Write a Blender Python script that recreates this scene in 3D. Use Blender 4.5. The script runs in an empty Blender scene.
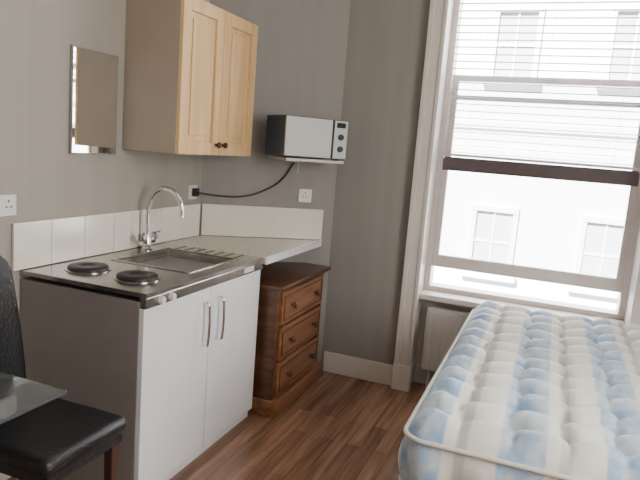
import bpy, bmesh, math
from mathutils import Vector, Matrix
S = bpy.context.scene
COL = S.collection

# ---------------- materials ----------------
def mk(name, c, rough=0.5, metal=0.0, spec=0.5, noise=0.0, nscale=8, bump=0.0, bscale=60, trans=0.0, coat=0):
    m = bpy.data.materials.new(name); m.use_nodes = True
    nt = m.node_tree; b = nt.nodes['Principled BSDF']
    b.inputs['Base Color'].default_value = (*c, 1); b.inputs['Roughness'].default_value = rough
    b.inputs['Metallic'].default_value = metal; b.inputs['Specular IOR Level'].default_value = spec
    b.inputs['Transmission Weight'].default_value = trans
    b.inputs['Coat Weight'].default_value = coat
    tc = nt.nodes.new('ShaderNodeTexCoord')
    n = nt.nodes.new('ShaderNodeTexNoise'); n.inputs['Scale'].default_value = nscale; n.inputs['Detail'].default_value = 4
    nt.links.new(tc.outputs['Object'], n.inputs['Vector'])
    r = nt.nodes.new('ShaderNodeValToRGB')
    r.color_ramp.elements[0].position = .3; r.color_ramp.elements[1].position = .7
    k = noise
    r.color_ramp.elements[0].color = (*[x*(1-k) for x in c], 1); r.color_ramp.elements[1].color = (*[min(1, x*(1+k)) for x in c], 1)
    nt.links.new(n.outputs['Fac'], r.inputs['Fac']); nt.links.new(r.outputs['Color'], b.inputs['Base Color'])
    if bump:
        n2 = nt.nodes.new('ShaderNodeTexNoise'); n2.inputs['Scale'].default_value = bscale
        nt.links.new(tc.outputs['Object'], n2.inputs['Vector'])
        bp = nt.nodes.new('ShaderNodeBump'); bp.inputs['Strength'].default_value = bump; bp.inputs['Distance'].default_value = .01
        nt.links.new(n2.outputs['Fac'], bp.inputs['Height']); nt.links.new(bp.outputs['Normal'], b.inputs['Normal'])
    return m

def wood(name, c1, c2, scale=(25, 25, 2), rough=0.4, coat=0.0):
    m = bpy.data.materials.new(name); m.use_nodes = True
    nt = m.node_tree; b = nt.nodes['Principled BSDF']
    b.inputs['Roughness'].default_value = rough; b.inputs['Coat Weight'].default_value = coat
    tc = nt.nodes.new('ShaderNodeTexCoord'); mp = nt.nodes.new('ShaderNodeMapping')
    mp.inputs['Scale'].default_value = scale
    n = nt.nodes.new('ShaderNodeTexNoise'); n.inputs['Scale'].default_value = 1; n.inputs['Detail'].default_value = 6; n.inputs['Distortion'].default_value = .6
    r = nt.nodes.new('ShaderNodeValToRGB')
    r.color_ramp.elements[0].position = .3; r.color_ramp.elements[1].position = .72
    r.color_ramp.elements[0].color = (*c1, 1); r.color_ramp.elements[1].color = (*c2, 1)
    nt.links.new(tc.outputs['Object'], mp.inputs['Vector']); nt.links.new(mp.outputs['Vector'], n.inputs['Vector'])
    nt.links.new(n.outputs['Fac'], r.inputs['Fac']); nt.links.new(r.outputs['Color'], b.inputs['Base Color'])
    return m

def floor_mat():
    m = bpy.data.materials.new('laminate_floor'); m.use_nodes = True
    nt = m.node_tree; L = nt.links; b = nt.nodes['Principled BSDF']
    b.inputs['Roughness'].default_value = .24
    tc = nt.nodes.new('ShaderNodeTexCoord'); mp = nt.nodes.new('ShaderNodeMapping')
    mp.inputs['Rotation'].default_value = (0, 0, math.radians(90))
    br = nt.nodes.new('ShaderNodeTexBrick'); br.inputs['Scale'].default_value = 1
    br.inputs['Brick Width'].default_value = .7; br.inputs['Row Height'].default_value = .075
    br.inputs['Mortar Size'].default_value = .0012; br.inputs['Mortar Smooth'].default_value = .3
    br.inputs['Color1'].default_value = (.33, .18, .11, 1); br.inputs['Color2'].default_value = (.20, .105, .065, 1)
    br.inputs['Mortar'].default_value = (.09, .045, .03, 1); br.offset = .37
    L.new(tc.outputs['Object'], mp.inputs['Vector']); L.new(mp.outputs['Vector'], br.inputs['Vector'])
    m2 = nt.nodes.new('ShaderNodeMapping'); m2.inputs['Scale'].default_value = (28, 1.8, 1)
    L.new(tc.outputs['Object'], m2.inputs['Vector'])
    n = nt.nodes.new('ShaderNodeTexNoise'); n.inputs['Scale'].default_value = 1; n.inputs['Detail'].default_value = 6; n.inputs['Distortion'].default_value = .8
    L.new(m2.outputs['Vector'], n.inputs['Vector'])
    mx = nt.nodes.new('ShaderNodeMixRGB'); mx.blend_type = 'MULTIPLY'; mx.inputs['Fac'].default_value = .85
    r = nt.nodes.new('ShaderNodeValToRGB'); r.color_ramp.elements[0].position = .3; r.color_ramp.elements[1].position = .7
    r.color_ramp.elements[0].color = (.5, .46, .43, 1); r.color_ramp.elements[1].color = (1.2, 1.18, 1.16, 1)
    L.new(n.outputs['Fac'], r.inputs['Fac']); L.new(br.outputs['Color'], mx.inputs['Color1']); L.new(r.outputs['Color'], mx.inputs['Color2'])
    L.new(mx.outputs['Color'], b.inputs['Base Color'])
    return m

def wall_mat(name, c):
    m = bpy.data.materials.new(name); m.use_nodes = True
    nt = m.node_tree; L = nt.links; b = nt.nodes['Principled BSDF']; b.inputs['Roughness'].default_value = .7
    tc = nt.nodes.new('ShaderNodeTexCoord'); mp = nt.nodes.new('ShaderNodeMapping'); mp.inputs['Scale'].default_value = (14, 14, .25)
    n = nt.nodes.new('ShaderNodeTexNoise'); n.inputs['Scale'].default_value = 1; n.inputs['Detail'].default_value = 2
    r = nt.nodes.new('ShaderNodeValToRGB'); r.color_ramp.elements[0].position = .35; r.color_ramp.elements[1].position = .65
    r.color_ramp.elements[0].color = (*[x*.97 for x in c], 1); r.color_ramp.elements[1].color = (*[x*1.03 for x in c], 1)
    L.new(tc.outputs['Object'], mp.inputs['Vector']); L.new(mp.outputs['Vector'], n.inputs['Vector'])
    L.new(n.outputs['Fac'], r.inputs['Fac']); L.new(r.outputs['Color'], b.inputs['Base Color'])
    return m

def facade_mat():
    m = bpy.data.materials.new('painted_stone'); m.use_nodes = True
    nt = m.node_tree; L = nt.links; b = nt.nodes['Principled BSDF']; b.inputs['Roughness'].default_value = .8
    tc = nt.nodes.new('ShaderNodeTexCoord'); mp = nt.nodes.new('ShaderNodeMapping'); mp.inputs['Rotation'].default_value = (math.radians(90), 0, 0)
    br = nt.nodes.new('ShaderNodeTexBrick'); br.inputs['Scale'].default_value = 1
    br.inputs['Brick Width'].default_value = 1.1; br.inputs['Row Height'].default_value = .28; br.inputs['Mortar Size'].default_value = .015
    br.inputs['Color1'].default_value = (.88, .87, .87, 1); br.inputs['Color2'].default_value = (.86, .85, .85, 1); br.inputs['Mortar'].default_value = (.76, .75, .75, 1)
    L.new(tc.outputs['Object'], mp.inputs['Vector']); L.new(mp.outputs['Vector'], br.inputs['Vector']); L.new(br.outputs['Color'], b.inputs['Base Color'])
    return m

def ticking_mat():
    m = bpy.data.materials.new('mattress_ticking'); m.use_nodes = True
    nt = m.node_tree; L = nt.links; b = nt.nodes['Principled BSDF']; b.inputs['Roughness'].default_value = .65
    tc = nt.nodes.new('ShaderNodeTexCoord'); sp = nt.nodes.new('ShaderNodeSeparateXYZ'); L.new(tc.outputs['Object'], sp.inputs['Vector'])
    def stripe(out, per, ph, lo, hi, lowv=0):
        a = nt.nodes.new('ShaderNodeMath'); a.operation = 'MULTIPLY_ADD'; a.inputs[1].default_value = 1/per; a.inputs[2].default_value = ph
        L.new(out, a.inputs[0])
        f = nt.nodes.new('ShaderNodeMath'); f.operation = 'FRACT'; L.new(a.outputs[0], f.inputs[0])
        r = nt.nodes.new('ShaderNodeValToRGB'); e = r.color_ramp.elements
        e[0].position = 0; e[0].color = (lowv, lowv, lowv, 1); e[1].position = 1; e[1].color = (lowv, lowv, lowv, 1)
        for p, v in ((lo-.03, lowv), (lo, 1), (hi, 1), (hi+.03, lowv)):
            q = e.new(p); q.color = (v, v, v, 1)
        L.new(f.outputs[0], r.inputs['Fac']); return r.outputs['Color']
    s1 = stripe(sp.outputs['X'], .30, .24, .08, .50)
    s2 = stripe(sp.outputs['X'], .30, .24, .66, .74)
    s3 = stripe(sp.outputs['Y'], .34, .1, .25, .80, .65)
    n = nt.nodes.new('ShaderNodeTexNoise'); n.inputs['Scale'].default_value = 20; n.inputs['Detail'].default_value = 3; L.new(tc.outputs['Object'], n.inputs['Vector'])
    rn = nt.nodes.new('ShaderNodeValToRGB'); rn.color_ramp.elements[0].position = .38; rn.color_ramp.elements[1].position = .58
    rn.color_ramp.elements[0].color = (.5, .5, .5, 1); rn.color_ramp.elements[1].color = (1, 1, 1, 1); L.new(n.outputs['Fac'], rn.inputs['Fac'])
    mu = nt.nodes.new('ShaderNodeMixRGB'); mu.blend_type = 'MULTIPLY'; mu.inputs['Fac'].default_value = 1
    L.new(s1, mu.inputs['Color1']); L.new(rn.outputs['Color'], mu.inputs['Color2'])
    mu3 = nt.nodes.new('ShaderNodeMixRGB'); mu3.blend_type = 'MULTIPLY'; mu3.inputs['Fac'].default_value = 1
    L.new(mu.outputs['Color'], mu3.inputs['Color1']); L.new(s3, mu3.inputs['Color2'])
    m1 = nt.nodes.new('ShaderNodeMixRGB'); m1.inputs['Color1'].default_value = (.76, .75, .68, 1); m1.inputs['Color2'].default_value = (.30, .45, .64, 1)
    L.new(mu3.outputs['Color'], m1.inputs['Fac'])
    m2 = nt.nodes.new('ShaderNodeMixRGB'); m2.inputs['Color2'].default_value = (.55, .57, .52, 1); L.new(s2, m2.inputs['Fac']); L.new(m1.outputs['Color'], m2.inputs['Color1'])
    L.new(m2.outputs['Color'], b.inputs['Base Color'])
    bp = nt.nodes.new('ShaderNodeBump'); bp.inputs['Strength'].default_value = .25; bp.inputs['Distance'].default_value = .01
    L.new(n.outputs['Fac'], bp.inputs['Height']); L.new(bp.outputs['Normal'], b.inputs['Normal'])
    return m

M = dict(
 wall=wall_mat('taupe_wallpaper', (.335, .305, .262)), wallb=wall_mat('taupe_wallpaper_shaded', (.275, .256, .236)),  # one wallpaper; the back and corner copy has shade mixed into its colour
 ceil=mk('ceiling_paint', (.75, .73, .70), .9), white=mk('cream_gloss_paint', (.64, .59, .54), .4, noise=.03),
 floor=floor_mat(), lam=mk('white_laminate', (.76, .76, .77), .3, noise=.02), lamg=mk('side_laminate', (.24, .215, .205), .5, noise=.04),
 steel=mk('brushed_steel', (.40, .37, .34), .22, .95, noise=.12, nscale=14), chrome=mk('chrome', (.8, .8, .8), .1, 1),
 tile=mk('cream_tile', (.78, .74, .66), .12, noise=.03), grout=mk('grout', (.40, .37, .33), .8),
 hob=mk('cast_iron_hob', (.02, .02, .02), .45, noise=.2), wtop=mk('beige_worktop', (.58, .52, .44), .25, noise=.15, nscale=60),
 maple=wood('maple_veneer', (.62, .39, .17), (.78, .54, .28), (18, 18, 1.6), .4), cabg=mk('cabinet_carcass', (.35, .29, .225), .5, noise=.03),
 pine=wood('stained_pine', (.055, .022, .011), (.14, .060, .028), (6, 3, 28), .35, .2), pinef=wood('stained_pine_front', (.15, .058, .024), (.32, .145, .066), (20, 3, 20), .3, .3),
 knob=mk('dark_bronze', (.05, .03, .02), .35, .5),
 mirror=mk('mirror_glass', (.85, .85, .82), .03, 1), glass=mk('window_glass', (1, 1, 1), .0, 0, trans=1),
 black=mk('black_leather', (.012, .012, .014), .38, bump=.3, bscale=120, noise=.2), dwood=wood('dark_wood', (.03, .014, .01), (.07, .03, .02)),
 tick=ticking_mat(), pipe=mk('cream_piping', (.72, .70, .63), .6),
 mw=mk('microwave_enamel', (.58, .585, .57), .3), mwside=mk('microwave_casing', (.04, .065, .11), .35), dark=mk('dark_plastic', (.02, .02, .022), .35),
 cable=mk('cable_rubber', (.04, .035, .03), .6), plug=mk('white_plastic', (.70, .69, .65), .35),
 sash=mk('sash_paint', (.52, .46, .43), .45, noise=.05), rail=mk('meeting_rail_backlit', (.085, .062, .062), .5, noise=.08), tglass=mk('smoked_glass', (.07, .075, .08), .05, 0, spec=.8),  # the meeting rail's backlit darkness is put into its colour
 slat=mk('blind_slat', (.50, .49, .51), .6), rad=mk('radiator_enamel', (.66, .63, .59), .35),
 facade=facade_mat(), fdark=mk('facade_window_glass', (.36, .38, .40), .4), fframe=mk('facade_frame', (.8, .8, .8), .5), road=mk('asphalt', (.12, .12, .12), .9, noise=.2),
 shade=mk('added_lamp_shade', (.8, .78, .72), .7))

# ---------------- geometry helpers ----------------
def empty(name):
    e = bpy.data.objects.new(name, None); COL.objects.link(e); return e
def obj(name, me, mat, parent=None, smooth=False, bevel=0, seg=2):
    o = bpy.data.objects.new(name, me); COL.objects.link(o)
    if mat: me.materials.append(mat)
    if smooth:
        for p in me.polygons: p.use_smooth = True
    if bevel:
        b = o.modifiers.new('bevel', 'BEVEL'); b.width = bevel; b.segments = seg; b.limit_method = 'ANGLE'; b.angle_limit = math.radians(40)
    if parent: o.parent = parent
    return o
def frombm(bm, name):
    bmesh.ops.recalc_face_normals(bm, faces=bm.faces)
    me = bpy.data.meshes.new(name); bm.to_mesh(me); bm.free(); return me
def prism(name, poly, z0, z1, mat, parent=None, bevel=0):
    bm = bmesh.new()
    a = [bm.verts.new((x, y, z0)) for x, y in poly]; c = [bm.verts.new((x, y, z1)) for x, y in poly]
    n = len(poly); bm.faces.new(a); bm.faces.new(c)
    for i in range(n): bm.faces.new((a[i], a[(i+1) % n], c[(i+1) % n], c[i]))
    return obj(name, frombm(bm, name), mat, parent, bevel=bevel)
def box(name, lo, hi, mat, parent=None, bevel=0):
    return prism(name, [(lo[0], lo[1]), (hi[0], lo[1]), (hi[0], hi[1]), (lo[0], hi[1])], lo[2], hi[2], mat, parent, bevel)
def boxes(name, lst, mat, parent=None, bevel=0):
    bm = bmesh.new()
    for lo, hi in lst:
        r = bmesh.ops.create_cube(bm, size=1)
        for v in r['verts']:
            v.co = Vector([(lo[i]+hi[i])/2 + v.co[i]*(hi[i]-lo[i]) for i in range(3)])
    return obj(name, frombm(bm, name), mat, parent, bevel=bevel)
def lathe(name, prof, loc, mat, parent=None, axis='Z', n=32, rot=None):
    bm = bmesh.new(); rings = []
    for r, z in prof:
        rings.append([bm.verts.new((r*math.cos(2*math.pi*i/n), r*math.sin(2*math.pi*i/n), z)) for i in range(n)])
    for a, b in zip(rings, rings[1:]):
        for i in range(n): bm.faces.new((a[i], a[(i+1) % n], b[(i+1) % n], b[i]))
    bm.faces.new(rings[0]); bm.faces.new(rings[-1])
    mt = Matrix()
    if axis == 'X': mt = Matrix.Rotation(math.radians(90), 4, 'Y')
    if rot is not None: mt = rot
    bmesh.ops.transform(bm, matrix=Matrix.Translation(loc) @ mt, verts=bm.verts)
    me = frombm(bm, name); o = obj(name, me, mat, parent, smooth=True)
    es = o.modifiers.new('es', 'EDGE_SPLIT'); es.split_angle = math.radians(40)
    return o
def tube(name, pts, r, mat, parent=None, cyclic=False, res=12, poly=False):
    cu = bpy.data.curves.new(name+'_c', 'CURVE'); cu.dimensions = '3D'; cu.bevel_depth = r; cu.bevel_resolution = 4; cu.use_fill_caps = True
    if poly:
        s = cu.splines.new('POLY'); s.points.add(len(pts)-1)
        for p, q in zip(s.points, pts): p.co = (*q, 1)
    else:
        s = cu.splines.new('BEZIER'); s.bezier_points.add(len(pts)-1)
        for p, q in zip(s.bezier_points, pts): p.co = q; p.handle_left_type = p.handle_right_type = 'AUTO'
        s.resolution_u = res
    s.use_cyclic_u = cyclic
    t = bpy.data.objects.new('t', cu); COL.objects.link(t)
    bpy.context.view_layer.update()
    me = bpy.data.meshes.new_from_object(t.evaluated_get(bpy.context.evaluated_depsgraph_get()))
    bpy.data.objects.remove(t); me.materials.clear()
    return obj(name, me, mat, parent, smooth=True)

WX = -2.02; BY = 3.70; CE = 2.95; RX = 1.6; FY = -1.4
DA = Vector((WX, 3.20)); DB = Vector((-1.32, BY))
DD = (DB-DA).normalized(); DN = Vector((DD.y, -DD.x))
def dp(s, off=0): v = DA + DD*s + DN*off; return (v.x, v.y)

# ---------------- room shell ----------------
box('floor', (-2.22, FY-.2, -.1), (RX+.2, 3.98, 0), M['floor'])
box('ceiling', (-2.22, FY-.2, CE), (RX+.2, 3.98, CE+.12), M['ceil'])
box('wall_left', (WX-.2, FY-.2, 0), (WX, BY+.28, CE), M['wall'])
prism('wall_corner', [dp(0), (DB.x, DB.y), (WX, BY)], 0, CE, M['wallb'])
OX0, OX1, OZ = -.72, .50, 2.72
boxes('wall_back', [((WX, BY, 0), (OX0, BY+.28, CE)), ((OX1, BY, 0), (RX+.2, BY+.28, CE)), ((OX0, BY, OZ), (OX1, BY+.28, CE))], M['wallb'])
boxes('wall_right', [((RX, FY, 0), (RX+.2, .3, CE)), ((RX, 1.8, 0), (RX+.2, BY, CE)), ((RX, .3, 0), (RX+.2, 1.8, .8)), ((RX, .3, 2.5), (RX+.2, 1.8, CE))], M['wall'])
box('wall_front', (WX, FY-.2, 0), (RX+.2, FY, CE), M['wall'])
w2 = empty('unseen_side_window')  # unseen window, assumed in the right wall to admit light from that side
boxes('frame', [((RX+.08, .3, .87), (RX+.13, .36, 2.43)), ((RX+.08, 1.74, .87), (RX+.13, 1.8, 2.43)), ((RX+.08, .3, .8), (RX+.13, 1.8, .87)),
   ((RX+.08, .3, 2.43), (RX+.13, 1.8, 2.5)), ((RX+.08, .36, 1.6), (RX+.13, 1.74, 1.66))], M['white'], w2)
def bb(name, lst): return boxes(name, lst, M['white'], None, .006)
bb('baseboard_back', [((-1.30, BY-.02, 0), (-.815, BY, .14))])
bb('baseboard_left', [((WX, FY, 0), (WX+.02, 1.83, .14))])
tr = empty('trim_1')
boxes('architrave_left', [((-.80, BY-.045, .17), (-.70, BY, 2.72)), ((-.81, BY-.06, 0), (-.69, BY, .17)), ((-.805, BY-.06, .17), (-.775, BY-.01, 2.72)), ((-.722, BY-.055, .17), (-.698, BY-.01, 2.72))], M['white'], tr, .005)
boxes('architrave_right', [((.49, BY-.045, .17), (.59, BY, 2.72)), ((.48, BY-.06, 0), (.60, BY, .17))], M['white'], tr, .005)
box('architrave_head', (-.80, BY-.045, 2.72), (.59, BY, 2.84), M['white'], tr, .005)
boxes('reveal_lining', [((OX0, BY, 0), (OX0+.012, BY+.16, OZ)), ((OX1-.012, BY, 0), (OX1, BY+.16, OZ)), ((OX0+.012, BY, OZ-.012), (OX1-.012, BY+.16, OZ))], M['white'], tr)
ap = empty('trim_2')
box('apron_panel', (OX0+.012, BY+.15, 0), (OX1-.012, BY+.28, .598), M['white'], ap)
boxes('apron_moulding', [((-.70, BY+.14, 0), (.48, BY+.151, .12))], M['white'], ap, .004)
box('sill_board', (OX0+.013, BY+.01, .598), (OX1-.013, BY+.158, .635), M['white'], ap, .006)
rd = empty('radiator')
box('radiator_panel', (-.65, BY+.045, .13), (.43, BY+.085, .55), M['rad'], rd, .008)
boxes('radiator_ribs', [((-.63+.06*i, BY+.036, .155), (-.60+.06*i, BY+.05, .525)) for i in range(18)], M['rad'], rd, .004)
boxes('radiator_brackets', [((-.45, BY+.085, .2), (-.42, BY+.15, .5)), ((.2, BY+.085, .2), (.23, BY+.15, .5))], M['rad'], rd)
tube('radiator_pipe', [(-.60, BY+.065, 0), (-.60, BY+.065, .14)], .009, M['rad'], rd, poly=True)
# window
w = empty('window_1')
y0 = BY+.16
boxes('outer_frame', [((OX0, y0, .665), (OX0+.05, y0+.12, OZ-.05)), ((OX1-.05, y0, .665), (OX1, y0+.12, OZ-.05)), ((OX0, y0, .598), (OX1, y0+.12, .665)), ((OX0, y0, OZ-.05), (OX1, y0+.12, OZ))], M['sash'], w)
xl, xr = OX0+.05, OX1-.05
boxes('lower_sash', [((xl, y0+.01, .872), (xl+.035, y0+.05, 1.42)), ((xr-.035, y0+.01, .872), (xr, y0+.05, 1.42)), ((xl, y0+.01, .795), (xr, y0+.05, .872))], M['sash'], w)
boxes('meeting_rail', [((xl, y0+.005, 1.42), (xr, y0+.055, 1.495)), ((xl, y0+.06, 1.43), (xr, y0+.10, 1.505))], M['rail'], w)
boxes('upper_sash', [((xl, y0+.06, 1.505), (xl+.035, y0+.10, 1.98)), ((xr-.035, y0+.06, 1.505), (xr, y0+.10, 1.98)), ((xl+.035, y0+.06, 1.865), (xr-.035, y0+.10, 1.893)), ((xl, y0+.06, 1.98), (xr, y0+.10, 2.015))], M['sash'], w)
box('glass_lower', (xl+.03, y0+.028, .86), (xr-.03, y0+.031, 1.45), M['glass'], w)
box('glass_upper', (xl+.03, y0+.078, 1.49), (xr-.03, y0+.081, 1.99), M['glass'], w)
vb = empty('venetian_blind')
slats = [((xl+.01, BY+.10, 1.535+.042*i), (xr-.01, BY+.128, 1.5385+.042*i)) for i in range(27)]
boxes('slats', slats, M['slat'], vb)
boxes('blind_rails', [((xl+.01, BY+.10, 1.512), (xr-.01, BY+.125, 1.524)), ((xl+.01, BY+.09, 2.665), (xr-.01, BY+.135, 2.705))], M['slat'], vb, .002)
boxes('ladder_cords', [((x, BY+.1115, 1.52), (x+.0015, BY+.113, 2.67)) for x in (-.52, -.11, .30)], M['slat'], vb)

# ---------------- outside ----------------
fb = empty('building_across_street'); FYY = 14
box('facade', (-14, FYY, -6), (16, FYY+1, 14), M['facade'], fb)
panes, frames, sills = [], [], []
for k in range(-4, 6):
    cx = -1.13 + 2.3*k
    for cz in (-4.6, -.3, 4.0, 8.3):
        panes.append(((cx-.40, FYY-.02, cz-.68), (cx+.40, FYY+.01, cz+.68)))
        frames += [((cx-.5, FYY-.1, cz-.8), (cx-.40, FYY, cz+.68)), ((cx+.40, FYY-.1, cz-.8), (cx+.5, FYY, cz+.68)), ((cx-.5, FYY-.12, cz+.68), (cx+.5, FYY, cz+.8)),
                   ((cx-.02, FYY-.05, cz-.7), (cx+.02, FYY, cz+.7)), ((cx-.40, FYY-.045, cz-.03), (cx+.40, FYY, cz+.03))]
        sills.append(((cx-.6, FYY-.2, cz-.85), (cx+.6, FYY, cz-.72)))
for z in (-2.2, 1.6, 2.2, 6.2): sills.append(((-14, FYY-.08, z), (16, FYY, z+.16)))
boxes('panes', panes, M['fdark'], fb); boxes('frames', frames, M['fframe'], fb); boxes('string_courses', sills, M['facade'], fb)
box('street_ground', (-20, 3.98, -6.2), (22, 16, -6), M['road'])

# ---------------- kitchen unit ----------------
ku = empty('kitchenette_unit')
X0, X1, Y0, Y1 = WX+.004, -1.39, 1.84, 2.83
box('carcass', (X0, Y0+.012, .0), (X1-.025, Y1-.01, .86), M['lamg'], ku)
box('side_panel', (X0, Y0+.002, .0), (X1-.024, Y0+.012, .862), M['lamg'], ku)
box('door_left', (X1-.024, Y0+.004, .05), (X1, 2.325, .835), M['lam'], ku, .003)
box('door_right', (X1-.024, 2.331, .05), (X1, Y1-.006, .835), M['lam'], ku, .003)
box('plinth', (X1-.05, Y0+.013, 0), (X1-.022, Y1-.012, .05), M['lam'], ku)
for i, yy in enumerate((2.265, 2.39)):
    tube('handle_%d' % i, [(X1, yy, .575), (X1+.028, yy, .58), (X1+.032, yy, .60), (X1+.032, yy, .75), (X1+.028, yy, .77), (X1, yy, .775)], .008, M['chrome'], ku)
def steel_top():
    bm = bmesh.new()
    xs = [X0, -1.88, -1.47, X1+.012]; ys = [Y0, 2.26, 2.68, Y1]
    zt = .90
    g = [[bm.verts.new((x, y, zt)) for y in ys] for x in xs]
    for i in range(3):
        for j in range(3):
            if (i, j) != (1, 1): bm.faces.new((g[i][j], g[i+1][j], g[i+1][j+1], g[i][j+1]))
    hole = [g[1][1], g[2][1], g[2][2], g[1][2]]
    cx, cy = -1.675, 2.47
    prev = hole
    for z, s in ((.893, .97), (.80, .93), (.765, .86), (.76, .1)):
        ring = [bm.verts.new((cx+(v.co.x-cx)*s, cy+(v.co.y-cy)*s, z)) for v in hole]
        for i in range(4): bm.faces.new((prev[i], prev[(i+1) % 4], ring[(i+1) % 4], ring[i]))
        prev = ring
    bm.faces.new(prev)
    for (a, b) in (((X0, Y0), (X1+.012, Y0)), ((X1+.012, Y0), (X1+.012, Y1)), ((X1+.012, Y1), (X0, Y1))):
        v = [bm.verts.new((a[0], a[1], zt)), bm.verts.new((b[0], b[1], zt)), bm.verts.new((b[0], b[1], zt-.018)), bm.verts.new((a[0], a[1], zt-.018))]
        bm.faces.new(v)
    bmesh.ops.remove_doubles(bm, verts=bm.verts, dist=.0005)
    return obj('steel_sink_top', frombm(bm, 'steel'), M['steel'], ku, bevel=.004)
steel_top()
boxes('sink_rim', [((-1.895, 2.245, .899), (-1.88, 2.695, .904)), ((-1.47, 2.245, .899), (-1.455, 2.695, .904)), ((-1.88, 2.245, .899), (-1.47, 2.26, .904)), ((-1.88, 2.68, .899), (-1.47, 2.695, .904))], M['steel'], ku, .002)
lathe('sink_waste', [(.04, 0), (.04, .004), (.03, .005), (.001, .002)], (-1.675, 2.47, .7605), M['chrome'], ku)
boxes('drainer_ribs', [((-1.86+.06*i, 2.715, .899), (-1.85+.06*i, 2.815, .903)) for i in range(7)], M['steel'], ku, .002)
box('control_fascia', (X1-.02, Y0+.004, .838), (X1+.010, Y1-.004, .882), M['steel'], ku, .003)
for i, yy in enumerate((1.93, 2.0)):
    lathe('control_knob_%d' % i, [(.016, 0), (.016, .012), (.012, .02), (.001, .02)], (X1+.010, yy, .86), M['plug'], ku, 'X', 20)
box('rating_label', (X1+.010, 2.62, .848), (X1+.012, 2.72, .874), M['plug'], ku)
for i, (hx, hy, r) in enumerate(((-1.83, 2.03, .085), (-1.57, 2.03, .085))):
    lathe('hotplate_ring_%d' % i, [(r+.010, .0), (r+.010, .004), (r+.003, .006), (r, .006)], (hx, hy, .899), M['steel'], ku)
    lathe('hotplate_%d' % i, [(r, .0), (r, .014), (r-.006, .019), (.035, .019), (.03, .015), (0.001, .015)], (hx, hy, .899), M['hob'], ku)
tp = empty('mixer_tap'); tx, ty = -1.94, 2.58
lathe('tap_base', [(.03, 0), (.03, .008), (.02, .014), (.02, .07), (.014, .08), (.001, .08)], (tx, ty, .9005), M['chrome'], tp)
tube('spout', [(tx, ty, .97), (tx+.002, ty, 1.12), (tx+.045, ty+.01, 1.215), (tx+.12, ty+.02, 1.225), (tx+.175, ty+.03, 1.165), (tx+.185, ty+.032, 1.09)], .012, M['chrome'], tp)
tube('valve_bar', [(tx, ty-.055, .945), (tx, ty, .945), (tx, ty+.055, .945)], .014, M['chrome'], tp)
for i, s in enumerate((-1, 1)):
    lathe('tap_head_%d' % i, [(.012, 0), (.019, .012), (.021, .035), (.014, .042), (.001, .042)], (tx, ty+s*.058, .95), M['chrome'], tp)
    tube('tap_lever_%d' % i, [(tx, ty+s*.058, .985), (tx+.03, ty+s*.07, .995)], .006, M['chrome'], tp)

# worktop over drawers
wt = empty('worktop')
prism('top', [(X0, 2.835), (-1.374, 2.835), (-1.374, 3.64), dp(.79, .006), dp(.01, .006), (X0, 3.18)], .865, .90, M['wtop'], wt, .003)
box('front_edge', (-1.374, 2.835, .862), (-1.364, 3.64, .902), M['lam'], wt)
box('support_batten', (X0, 2.84, .83), (X0+.03, 3.15, .865), M['lamg'], wt)
up = empty('tiled_splashback')
box('grout_left', (WX+.0005, 1.80, .902), (WX+.006, 3.185, 1.098), M['grout'], up)
tl = [((WX+.002, 1.80+.2*i+.0012, .903), (WX+.014, min(1.80+.2*(i+1)-.0012, 3.18), 1.10)) for i in range(7)]
boxes('tiles_left', tl, M['tile'], up, .002)
L = .79
prism('tiles_corner', [dp(.012, .001), dp(L, .001), dp(L, .013), dp(.012, .013)], .903, 1.10, M['tile'], up, .002)

# wall cabinet
wc = empty('wall_cabinet'); cz0, cz1 = 1.415, 2.16; cy0, cy1 = 2.46, 3.198; cx1 = -1.71
box('carcass', (WX+.002, cy0, cz0), (cx1, cy1, cz1), M['cabg'], wc, .002)
def panel_door(name, ya, yb):
    xf = cx1+.022; s = .065
    boxes(name+'_frame', [((cx1+.001, ya, cz0), (xf, ya+s, cz1)), ((cx1+.001, yb-s, cz0), (xf, yb, cz1)), ((cx1+.001, ya+s, cz0), (xf, yb-s, cz0+s)), ((cx1+.001, ya+s, cz1-s), (xf, yb-s, cz1))], M['maple'], wc, .003)
    box(name+'_panel', (cx1+.001, ya+s, cz0+s), (cx1+.008, yb-s, cz1-s), M['maple'], wc)
    box(name+'_raised_field', (cx1+.008, ya+s+.03, cz0+s+.03), (cx1+.015, yb-s-.03, cz1-s-.03), M['maple'], wc, .006)
ym = (cy0+cy1)/2
panel_door('door_left', cy0, ym-.002); panel_door('door_right', ym+.002, cy1)
for i, yy in enumerate((ym-.035, ym+.035)):
    lathe('knob_%d' % i, [(.008, 0), (.007, .012), (.016, .018), (.016, .026), (.008, .031), (.001, .031)], (cx1+.022, yy, cz0+.055), M['knob'], wc, 'X', 20)

mr = empty('wall_mirror')
box('mirror_back', (WX+.001, 2.105, 1.385), (WX+.010, 2.405, 1.855), M['lamg'], mr)
box('mirror_pane', (WX+.010, 2.11, 1.39), (WX+.014, 2.40, 1.85), M['mirror'], mr, .002)

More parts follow.
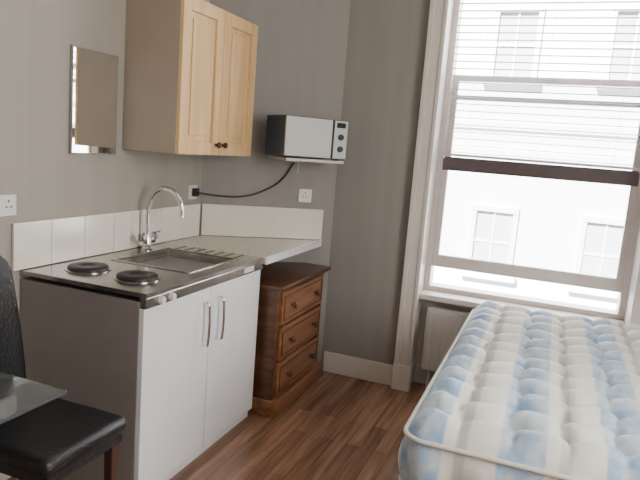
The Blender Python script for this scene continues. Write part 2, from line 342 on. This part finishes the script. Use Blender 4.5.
def socket(name, c, d, n, dbl=True):
    e = empty(name); c = Vector(c); d = Vector((*d, 0)); n = Vector((*n, 0)); hw = .073 if dbl else .043
    a = [c-d*hw, c+d*hw]
    prism('plate', [(p.x, p.y) for p in (a[0], a[1], a[1]+n*.010, a[0]+n*.010)], c.z-.043, c.z+.043, M['plug'], e, .003)
    for i, s in enumerate((-.035, .035) if dbl else (0,)):
        q = c+d*s+n*.010
        for j, (dx, dz, sx, sz) in enumerate(((0, .018, .003, .005), (-.011, -.006, .004, .003), (.011, -.006, .004, .003))):
            p = q+d*dx
            prism('pin_hole_%d_%d' % (i, j), [((p-d*sx).x, (p-d*sx).y), ((p+d*sx).x, (p+d*sx).y), ((p+d*sx+n*.001).x, (p+d*sx+n*.001).y), ((p-d*sx+n*.001).x, (p-d*sx+n*.001).y)], q.z+dz-sz, q.z+dz+sz, M['dark'], e)
    return e
socket('wall_socket', (WX+.0005, 1.745, 1.175), (0, 1), (1, 0))
s2 = socket('wall_socket.001', (WX+.0005, 3.10, 1.175), (0, 1), (1, 0), False)
p = dp(.66, .0005); socket('wall_socket.002', (p[0], p[1], 1.185), (DD.x, DD.y), (DN.x, DN.y), False)
box('plug_body', (WX+.0115, 3.08, 1.15), (WX+.04, 3.125, 1.20), M['dark'], s2, .006)

# microwave + shelf
A = math.radians(54); md = Vector((math.cos(A), math.sin(A))); mn = Vector((md.y, -md.x))
F0 = Vector((-1.455, 3.15)); W, D = .425, .23
def mp_(s, o): v = F0+md*s+mn*o; return (v.x, v.y)
mw = empty('microwave'); mz = 1.428; mh = .24
prism('casing', [mp_(0, 0), mp_(W, 0), mp_(W, -D), mp_(0, -D)], mz+.008, mz+mh, M['mwside'], mw, .004)
prism('door', [mp_(0.0, .001), mp_(W*.74, .001), mp_(W*.74, .016), mp_(0.0, .016)], mz+.012, mz+mh-.004, M['mw'], mw, .003)
prism('door_edge', [mp_(W*.745, .001), mp_(W*.77, .001), mp_(W*.77, .02), mp_(W*.745, .02)], mz+.012, mz+mh-.004, M['dark'], mw, .002)
prism('control_panel', [mp_(W*.775, .001), mp_(W, .001), mp_(W, .014), mp_(W*.775, .014)], mz+.012, mz+mh-.004, M['mw'], mw, .003)
prism('display', [mp_(W*.81, .014), mp_(W*.96, .014), mp_(W*.96, .0155), mp_(W*.81, .0155)], mz+.195, mz+.225, M['dark'], mw)
rotm = Matrix.Rotation(A, 4, 'Z') @ Matrix.Rotation(math.radians(90), 4, 'X')
for i, zz in enumerate((.14, .07)):
    q = mp_(W*.885, .014); lathe('dial_%d' % i, [(.019, 0), (.017, .014), (.001, .014)], (q[0], q[1], mz+zz), M['mwside'], mw, n=20, rot=rotm)
prism('foot_left', [mp_(.03, -.02), mp_(.06, -.02), mp_(.06, -.05), mp_(.03, -.05)], mz, mz+.01, M['dark'], mw)
prism('foot_right', [mp_(W-.06, -.02), mp_(W-.03, -.02), mp_(W-.03, -.05), mp_(W-.06, -.05)], mz, mz+.01, M['dark'], mw)
sh = empty('wall_shelf')
prism('board', [mp_(.02, .0), mp_(W, .0), mp_(W, -D), dp(.79, .001), dp(.40, .001)], mz-.018, mz-.0005, M['white'], sh, .002)
a, b = dp(.60, .001), dp(.60, .16)
tube('bracket', [(b[0], b[1], mz-.022), (a[0], a[1], mz-.022), (a[0], a[1], mz-.10)], .005, M['white'], sh, poly=True)
cb = [(WX+.04, 3.10, 1.175)] + [(*dp(s, .02), z) for s, z in ((.13, 1.155), (.26, 1.16), (.40, 1.21), (.50, 1.28), (.57, 1.39))]
tube('power_cable', cb, .005, M['cable'], s2)

# ---------------- chest of drawers ----------------
ch = empty('chest_of_drawers')
fp = lambda g, t: [(-1.74, 2.865+g), (-1.30+t, 2.865+g), (-1.30+t, 3.585-g), (-1.505, 3.585-g), (-1.74, 3.395-g)]
prism('carcass', fp(.015, -.02), .08, .72, M['pine'], ch, .003)
prism('top', [(-1.745, 2.86), (-1.27, 2.86), (-1.27, 3.61), (-1.475, 3.61), (-1.745, 3.39)], .72, .745, M['pine'], ch, .006)
prism('plinth', [(-1.74, 2.865), (-1.27, 2.865), (-1.27, 3.60), (-1.49, 3.60), (-1.74, 3.395)], 0, .09, M['pinef'], ch, .006)
boxes('face_frame', [((-1.322, 2.88, .09), (-1.305, 2.91, .72)), ((-1.322, 3.54, .09), (-1.305, 3.57, .72))], M['pine'], ch, .003)
for i in range(3):
    z0 = .105+i*.205
    box('drawer_%d' % i, (-1.322, 2.917, z0), (-1.29, 3.533, z0+.188), M['pinef'], ch, .005)
    boxes('drawer_bead_%d' % i, [((-1.291, 2.94, z0+.022), (-1.285, 3.51, z0+.028)), ((-1.291, 2.94, z0+.158), (-1.285, 3.51, z0+.164)), ((-1.291, 2.94, z0+.028), (-1.285, 2.946, z0+.158)), ((-1.291, 3.504, z0+.028), (-1.285, 3.51, z0+.158))], M['pine'], ch)
    for j, yy in enumerate((3.05, 3.40)):
        lathe('drawer_knob_%d_%d' % (i, j), [(.010, 0), (.009, .012), (.020, .02), (.020, .028), (.009, .036), (.001, .036)], (-1.290, yy, z0+.095), M['pine'], ch, 'X', 20)

# ---------------- bed ----------------
bed = empty('single_bed')
BX0, BX1, BY0, BY1 = -.345, .62, 1.79, 3.65; TZ = .65; BZ = .43
def mattress():
    nx, ny = 100, 196; bm = bmesh.new(); rc = .07; r = .05
    cx, cy = (BX0+BX1)/2, (BY0+BY1)/2; hx, hy = (BX1-BX0)/2, (BY1-BY0)/2
    sx = .160; sy = .155
    def plan(px, py):
        qx = max(-(hx-rc), min(hx-rc, px)); qy = max(-(hy-rc), min(hy-rc, py)); dx, dy = px-qx, py-qy
        l = math.hypot(dx, dy)
        if l > 1e-6 and abs(dx) > 1e-6 and abs(dy) > 1e-6:
            k = max(abs(dx), abs(dy))/l; dx *= k; dy *= k
        return cx+qx+dx, cy+qy+dy
    def top(px, py):
        d = min(hx-abs(px), hy-abs(py)); z = 0
        if d < r: z -= r*(1-math.sqrt(max(0, 1-((r-d)/r)**2)))
        e = min(1, d/.08)
        wx = px + .012*math.sin(py*17+1)+.006*math.sin(py*41); wy = py + .014*math.sin(px*21+2)+.006*math.sin(px*47)
        u, v = wx/sx, wy/sy
        z += e*.040*(abs(math.sin(math.pi*u))**.6*abs(math.sin(math.pi*v))**1.2)**.5
        z += e*.007*math.sin(px*9+1.3*math.sin(py*5))*math.cos(py*7+px*3)
        du = (px/sx-round(px/sx))*sx; dv = (py/sy-round(py/sy))*sy
        z -= e*.026*math.exp(-(du*du+dv*dv)/(.028**2))
        return z
    g = []
    for i in range(nx+1):
        row = []
        for j in range(ny+1):
            px = -hx+2*hx*i/nx; py = -hy+2*hy*j/ny; x, y = plan(px, py)
            row.append(bm.verts.new((x, y, TZ+top(px, py))))
        g.append(row)
    for i in range(nx):
        for j in range(ny): bm.faces.new((g[i][j], g[i+1][j], g[i+1][j+1], g[i][j+1]))
    ring = [g[i][0] for i in range(nx)]+[g[nx][j] for j in range(ny)]+[g[nx-i][ny] for i in range(nx)]+[g[0][ny-j] for j in range(ny)]
    prev = ring; n = len(ring)
    for k in range(1, 9):
        t = k/8; z = TZ-r + (BZ-(TZ-r))*t; bul = .014*math.sin(math.pi*t)
        cur = []
        for idx, v in enumerate(ring):
            d = Vector((v.co.x-cx, v.co.y-cy)); s = Vector((1 if abs(d.x) > hx-.02 else 0, 1 if abs(d.y) > hy-.02 else 0))
            bb_ = bul*(1+.5*math.sin((v.co.x+v.co.y)*34))
            cur.append(bm.verts.new((v.co.x+math.copysign(s.x*bb_, d.x), v.co.y+math.copysign(s.y*bb_, d.y), z)))
        for i in range(n): bm.faces.new((prev[i], prev[(i+1) % n], cur[(i+1) % n], cur[i]))
        prev = cur
    bm.faces.new(prev)
    obj('mattress', frombm(bm, 'mattress'), M['tick'], bed, smooth=True)
    for z, nm in ((TZ-r+.012, 'piping_top'), (BZ+.012, 'piping_bottom')):
        pts = []
        o = .003
        for (qx, qy, a0) in ((hx-rc, hy-rc, 0), (-(hx-rc), hy-rc, 90), (-(hx-rc), -(hy-rc), 180), (hx-rc, -(hy-rc), 270)):
            for a in range(0, 91, 15):
                t = math.radians(a0+a); pts.append((cx+qx+(rc+o)*math.cos(t), cy+qy+(rc+o)*math.sin(t), z))
        tube(nm, pts, .008, M['pipe'], bed, cyclic=True, poly=True)
    bm = bmesh.new()
    for i in range(-2, 3):
        for j in range(-5, 6):
            px, py = i*sx, j*sy
            if abs(px) > hx-.05 or abs(py) > hy-.05: continue
            bmesh.ops.create_uvsphere(bm, u_segments=10, v_segments=6, radius=.009, matrix=Matrix.Translation((cx+px, cy+py, TZ+top(px, py)+.002)) @ Matrix.Diagonal((1, 1, .5, 1)))
    obj('tuft_buttons', frombm(bm, 'tufts'), M['pipe'], bed, smooth=True)
mattress()
box('divan_base', (BX0+.012, BY0+.012, .05), (BX1-.012, BY1-.012, BZ-.001), M['tick'], bed, .015)
for i, (a, b) in enumerate(((BX0+.1, BY0+.1), (BX1-.1, BY0+.1), (BX0+.1, BY1-.1), (BX1-.1, BY1-.1))):
    lathe('castor_%d' % i, [(.02, 0), (.025, .01), (.025, .05), (.01, .052)], (a, b, 0), M['dark'], bed, n=16)

# ---------------- chair ----------------
cr = empty('dining_chair')
sx0, sx1, sy0, sy1 = -1.78, -1.325, 1.31, 1.70
def cushion(name, lo, hi, r, mat, parent):
    o = box(name, lo, hi, mat, parent); b = o.modifiers.new('b', 'BEVEL'); b.width = r; b.segments = 5
    for p in o.data.polygons: p.use_smooth = True
    return o
cushion('seat', (sx0, sy0, .42), (sx1, sy1, .485), .03, M['black'], cr)
box('seat_rail', (sx0+.02, sy0+.02, .385), (sx1-.02, sy1-.02, .422), M['black'], cr)
for i, (a, b) in enumerate(((sx1-.045, sy0+.045), (sx1-.045, sy1-.045))):
    bm = bmesh.new(); r = bmesh.ops.create_cube(bm, size=1)
    for v in r['verts']:
        k = .038 if v.co.z > 0 else .028
        v.co = Vector((a+v.co.x*k, b+v.co.y*k, .39 if v.co.z > 0 else 0))
    obj('front_leg_%d' % i, frombm(bm, 'leg'), M['dwood'], cr, bevel=.003)
for i, b in enumerate((sy0+.045, sy1-.045)):
    bm = bmesh.new(); r = bmesh.ops.create_cube(bm, size=1)
    for v in r['verts']:
        k = .038 if v.co.z > 0 else .028; xx = sx0+.045 if v.co.z > 0 else sx0+.0
        v.co = Vector((xx+v.co.x*k, b+v.co.y*k, .39 if v.co.z > 0 else 0))
    obj('back_leg_%d' % i, frombm(bm, 'leg'), M['dwood'], cr, bevel=.003)
bm = bmesh.new(); rows = []
for k in range(17):
    t = k/16; z = .42+.62*t; xo = sx0+.03-.02*t-.07*t*t
    hw = .165*(1-.08*t)
    if t > .85: hw -= .05*(1-math.sqrt(max(0, 1-((t-.85)/.15)**2)))
    row = []
    for f in range(9):
        s = -1+2*f/8; bow = .015*(1-s*s)
        row.append((xo-bow, (sy0+sy1)/2-.04+s*hw, z))
    rows.append(row)
vf = [[bm.verts.new(p) for p in r_] for r_ in rows]
for k in range(16):
    for f in range(8): bm.faces.new((vf[k][f], vf[k][f+1], vf[k+1][f+1], vf[k+1][f]))
o = obj('backrest', frombm(bm, 'backrest'), M['black'], cr, smooth=True)
sm = o.modifiers.new('s', 'SOLIDIFY'); sm.thickness = .045; sm.offset = 0
b = o.modifiers.new('b', 'BEVEL'); b.width = .016; b.segments = 4

# ---------------- glass side table ----------------
tb = empty('glass_side_table')
box('glass_top', (-1.93, .62, .737), (-1.235, 1.295, .749), M['tglass'], tb, .003)
tube('frame_rim', [(-1.86, .70, .727), (-1.345, .70, .727), (-1.345, 1.19, .727), (-1.86, 1.19, .727)], .010, M['chrome'], tb, cyclic=True, poly=True)
for i, (a, b) in enumerate(((-1.345, 1.08), (-1.345, .70), (-1.86, .70), (-1.86, 1.19))):
    lathe('leg_%d' % i, [(.014, 0), (.014, .727), (.001, .727)], (a, b, 0), M['chrome'], tb, n=20)

cl = empty('added_ceiling_lamp')  # unseen fitting, added to go with the ceiling fill light
lathe('shade', [(.16, 0), (.18, .02), (.18, .06), (.05, .09), (.05, .11)], (-.1, 1.2, CE-.11), M['shade'], cl)

# ---------------- lights ----------------
def area(name, loc, target, sx, sy, e, col):
    l = bpy.data.lights.new(name, 'AREA'); l.shape = 'RECTANGLE'; l.size = sx; l.size_y = sy; l.energy = e; l.color = col
    o = bpy.data.objects.new(name, l); COL.objects.link(o); o.location = loc
    o.rotation_euler = (Vector(target)-Vector(loc)).to_track_quat('-Z', 'Y').to_euler(); return o
area('daylight_unseen_window', (RX+.35, 1.05, 1.75), (-1.2, 2.0, .7), 1.3, 1.5, 94, (1, .955, .885))  # area lamp outside the unseen window, for the light from the right
area('daylight_back_window', (-.1, 4.7, 3.6), (-.1, 2.8, .7), 1.6, 1.2, 380, (.97, .98, 1))
l = bpy.data.lights.new('ceiling_fill', 'POINT'); l.energy = 8; l.color = (1, .88, .74); l.shadow_soft_size = .12  # added point light that brightens the interior from above
o = bpy.data.objects.new('ceiling_fill', l); COL.objects.link(o); o.location = (-.1, 1.2, CE-.3)
sl = bpy.data.lights.new('sun', 'SUN'); sl.energy = 75; sl.angle = .02; sl.color = (1, .98, .97)
o = bpy.data.objects.new('sun', sl); COL.objects.link(o); o.rotation_euler = Vector((.25, .8, -.6)).to_track_quat('-Z', 'Y').to_euler()
wd = bpy.data.worlds.new('world'); S.world = wd; wd.use_nodes = True
bg = wd.node_tree.nodes['Background']; bg.inputs[0].default_value = (.88, .93, 1, 1); bg.inputs[1].default_value = 2.5

# ---------------- camera ----------------
psi, th, rho = math.radians(20.7), math.radians(8.75), math.radians(4.5)
Fd = Vector((-math.sin(psi), math.cos(psi), 0)); Rr = Vector((math.cos(psi), math.sin(psi), 0)); Z = Vector((0, 0, 1))
fw = Fd*math.cos(th)-Z*math.sin(th); u0 = Fd*math.sin(th)+Z*math.cos(th)
cx_ = Rr*math.cos(rho)+u0*math.sin(rho); cy_ = -Rr*math.sin(rho)+u0*math.cos(rho)
cam = bpy.data.cameras.new('camera'); co = bpy.data.objects.new('camera', cam); COL.objects.link(co)
mt = Matrix((cx_, cy_, -fw)).transposed().to_4x4(); mt.translation = Vector((0, 0, 1.5)); co.matrix_world = mt
cam.lens = 33.75; cam.sensor_width = 36; cam.clip_start = .02
S.camera = co
